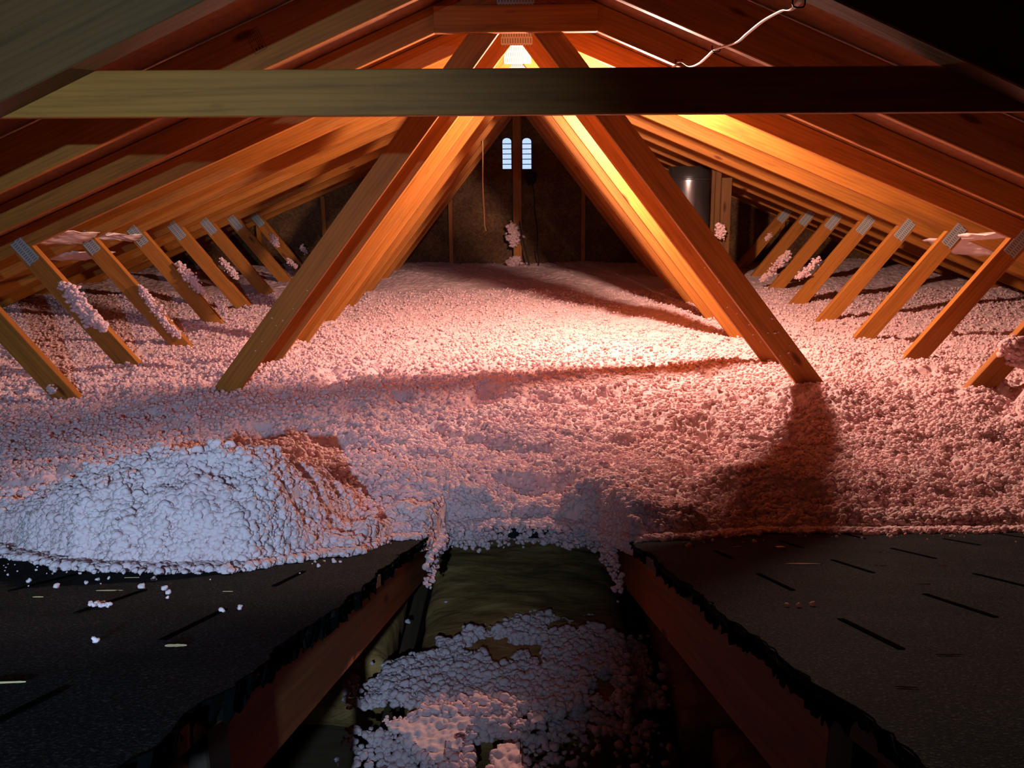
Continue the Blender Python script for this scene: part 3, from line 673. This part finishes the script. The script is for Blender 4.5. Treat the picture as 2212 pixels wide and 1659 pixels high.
# foam film baffles between outer chords
def baffle(pts, Y, label, seed):
    g = random.Random(seed); N = 14; vs = []; fs = []
    A, B = onY(*pts[0], Y), onY(*pts[1], Y)
    for i in range(N+1):
        t = i/N; c = A.lerp(B, t); w = (.012+.014*math.sin(t*3.1)+.008*g.random())
        for j in range(6):
            u = j/5; vs.append(c+Vector((0, u*.45, -w*(u-.5)*2+.006*math.sin(i*1.7+j*2.1)+.006*g.random())))
    for i in range(N):
        for j in range(5): a = i*6+j; fs.append((a, a+1, a+7, a+6))
    o = link('foam_baffle', pyme('baffle', vs, fs), FILM, None, None, True); so = o.modifiers.new('s', 'SOLIDIFY'); so.thickness = .002
    return tag(o, label, 'baffle', 'thin film baffles under the eaves')
baffle([(55, 535), (118, 508)], yk(1)+.05, 'torn whitish film baffle left of the second left outer web', 1)
baffle([(95, 570), (168, 552)], yk(2)+.05, 'lower whitish film baffle behind the second left outer web', 2)
baffle([(205, 525), (230, 512)], yk(2)+.05, 'small torn film baffle tip beside the third left gusset plate', 5)
baffle([(2075, 522), (2165, 560)], yk(2)+.05, 'pinkish film baffle right of the third truss plate on the right', 3)
baffle([(2172, 512), (2208, 522)], yk(1)+.05, 'curled whitish film baffle at the right picture edge', 4)

# ---------------------------------------------------------------- debris on the shingles
def splinter(px, py, L, w, ang, label, m=SPLINT, lift=.0008):
    c = onD(px, py, lift); n = 7; vs = []; fs = []; g = random.Random(px*7+py)
    ca, sa = math.cos(ang), math.sin(ang)
    for i in range(n+1):
        t = i/n-.5; ww = w*(1-abs(t*2)**3*.8)*(.7+.5*g.random())
        for (dy, dz) in ((-ww, 0), (0, ww*.25+.0006), (ww, 0), (0, -ww*.2)):
            x = t*L; vs.append(c+Vector((1, 0, 0))*(x*ca-dy*sa)+dt*(x*sa+dy*ca)+dn*dz)
    for i in range(n):
        for j in range(4): fs.append((i*4+j, i*4+(j+1) % 4, i*4+4+(j+1) % 4, i*4+4+j))
    fs += [(0, 1, 2, 3), tuple(n*4+j for j in range(4))]
    return tag(link('wood_splinter', pyme('splinter', vs, fs), m), label, 'wood splinter', 'wood splinters on the shingles')
for d in ((1735, 1218, .062, .0035, -.12, 'longest pale wood splinter on the right shingles'), (1590, 1181, .022, .0015, 0, 'thin splinter near the insulation, left end of the right shingles'),
          (1903, 1222, .020, .0013, -.2, 'short pale splinter right of the longest one'), (2036, 1222, .014, .0012, -.2, 'tiny bright splinter in the upper right shingles'),
          (1908, 1193, .016, .0013, .1, 'small splinter just below the insulation on the right'), (1995, 1262, .020, .0012, -.1, 'slim splinter in the middle of the right shingles'),
          (2052, 1415, .024, .0014, -.05, 'splinter low on the right shingles'), (1958, 1485, .016, .0013, -.2, 'lowest small splinter on the right shingles'),
          (237, 1276, .036, .0026, .05, 'tan splinter on the left shingles below the heap'), (285, 1248, .022, .0012, .1, 'thin splinter close under the blue-lit heap'),
          (380, 1395, .020, .0048, .1, 'flat tan wood chip beside a shingle slot on the left'), (12, 1475, .030, .0022, .15, 'pale splinter at the left picture edge'),
          (492, 1278, .014, .001, 0, 'hair-thin splinter right of the tan one on the left shingles'), (82, 1290, .014, .0025, 0, 'tiny wood chip near the left picture edge')):
    splinter(*d)
c = onD(1686, 1181, .006)
tag(obox('paper_scrap', c, Vector((1, .1, 0)).normalized(), dt, dn, (.007, .010, .0006), mat('orange_scrap', (.8, .35, .2), .7)[0]), 'small orange paper scrap on the right shingles under the insulation', 'scrap')
sc = onZ(1245, 1567, -1.30)
wsx = empty('wood_offcut', sc, 'brown wooden offcut lying at the bottom of the hole', 'wood offcut')
obox('strip', sc+Vector((.012, .004, .004)), Vector((.98, .18, 0)).normalized(), Vector((-.18, .98, 0)).normalized(), Vector((0, 0, 1)), (.048, .007, .004), WOODB, wsx)
obox('end_block', sc+Vector((-.042, -.004, .004)), Vector((.98, .18, 0)).normalized(), Vector((-.18, .98, 0)).normalized(), Vector((0, 0, 1)), (.010, .016, .004), WOODB, wsx)
# bits of fluff scattered on the shingles
g = np.random.default_rng(77); bits = []
for px, py in [(217, 1305), (1756, 1304), (1700, 1306), (1726, 1307), (700, 1212), (735, 1213), (62, 1254), (362, 1290), (1100, 1150), (205, 1382), (480, 1317), (518, 1312)]:
    bits.append((*onD(px, py, .003), .0022+.0022*g.random()))
for _ in range(170):
    left = g.random() < .35; x = -(.28+g.random()*.7) if left else .30+g.random()*1.2
    y = edge_y(np.array([x]))[0]-abs(g.normal())*.10-.005; y = max(y, .7); bits.append((x, y, -DC-DM*y+.003, .0012+.004*g.random()**3))
for _ in range(9): v = onD(196+_*5, 1305+g.normal()*1.5, .004); bits.append((*v, .0035))
bits = np.array(bits); Vs, Fs = tufts(bits[:, :3], bits[:, 3], 2, seed=78)
tag(npmesh('fluff_bits', Vs, Fs, FLUFF), 'scattered crumbs of pink fluff on the black shingles', 'insulation', kind='stuff')
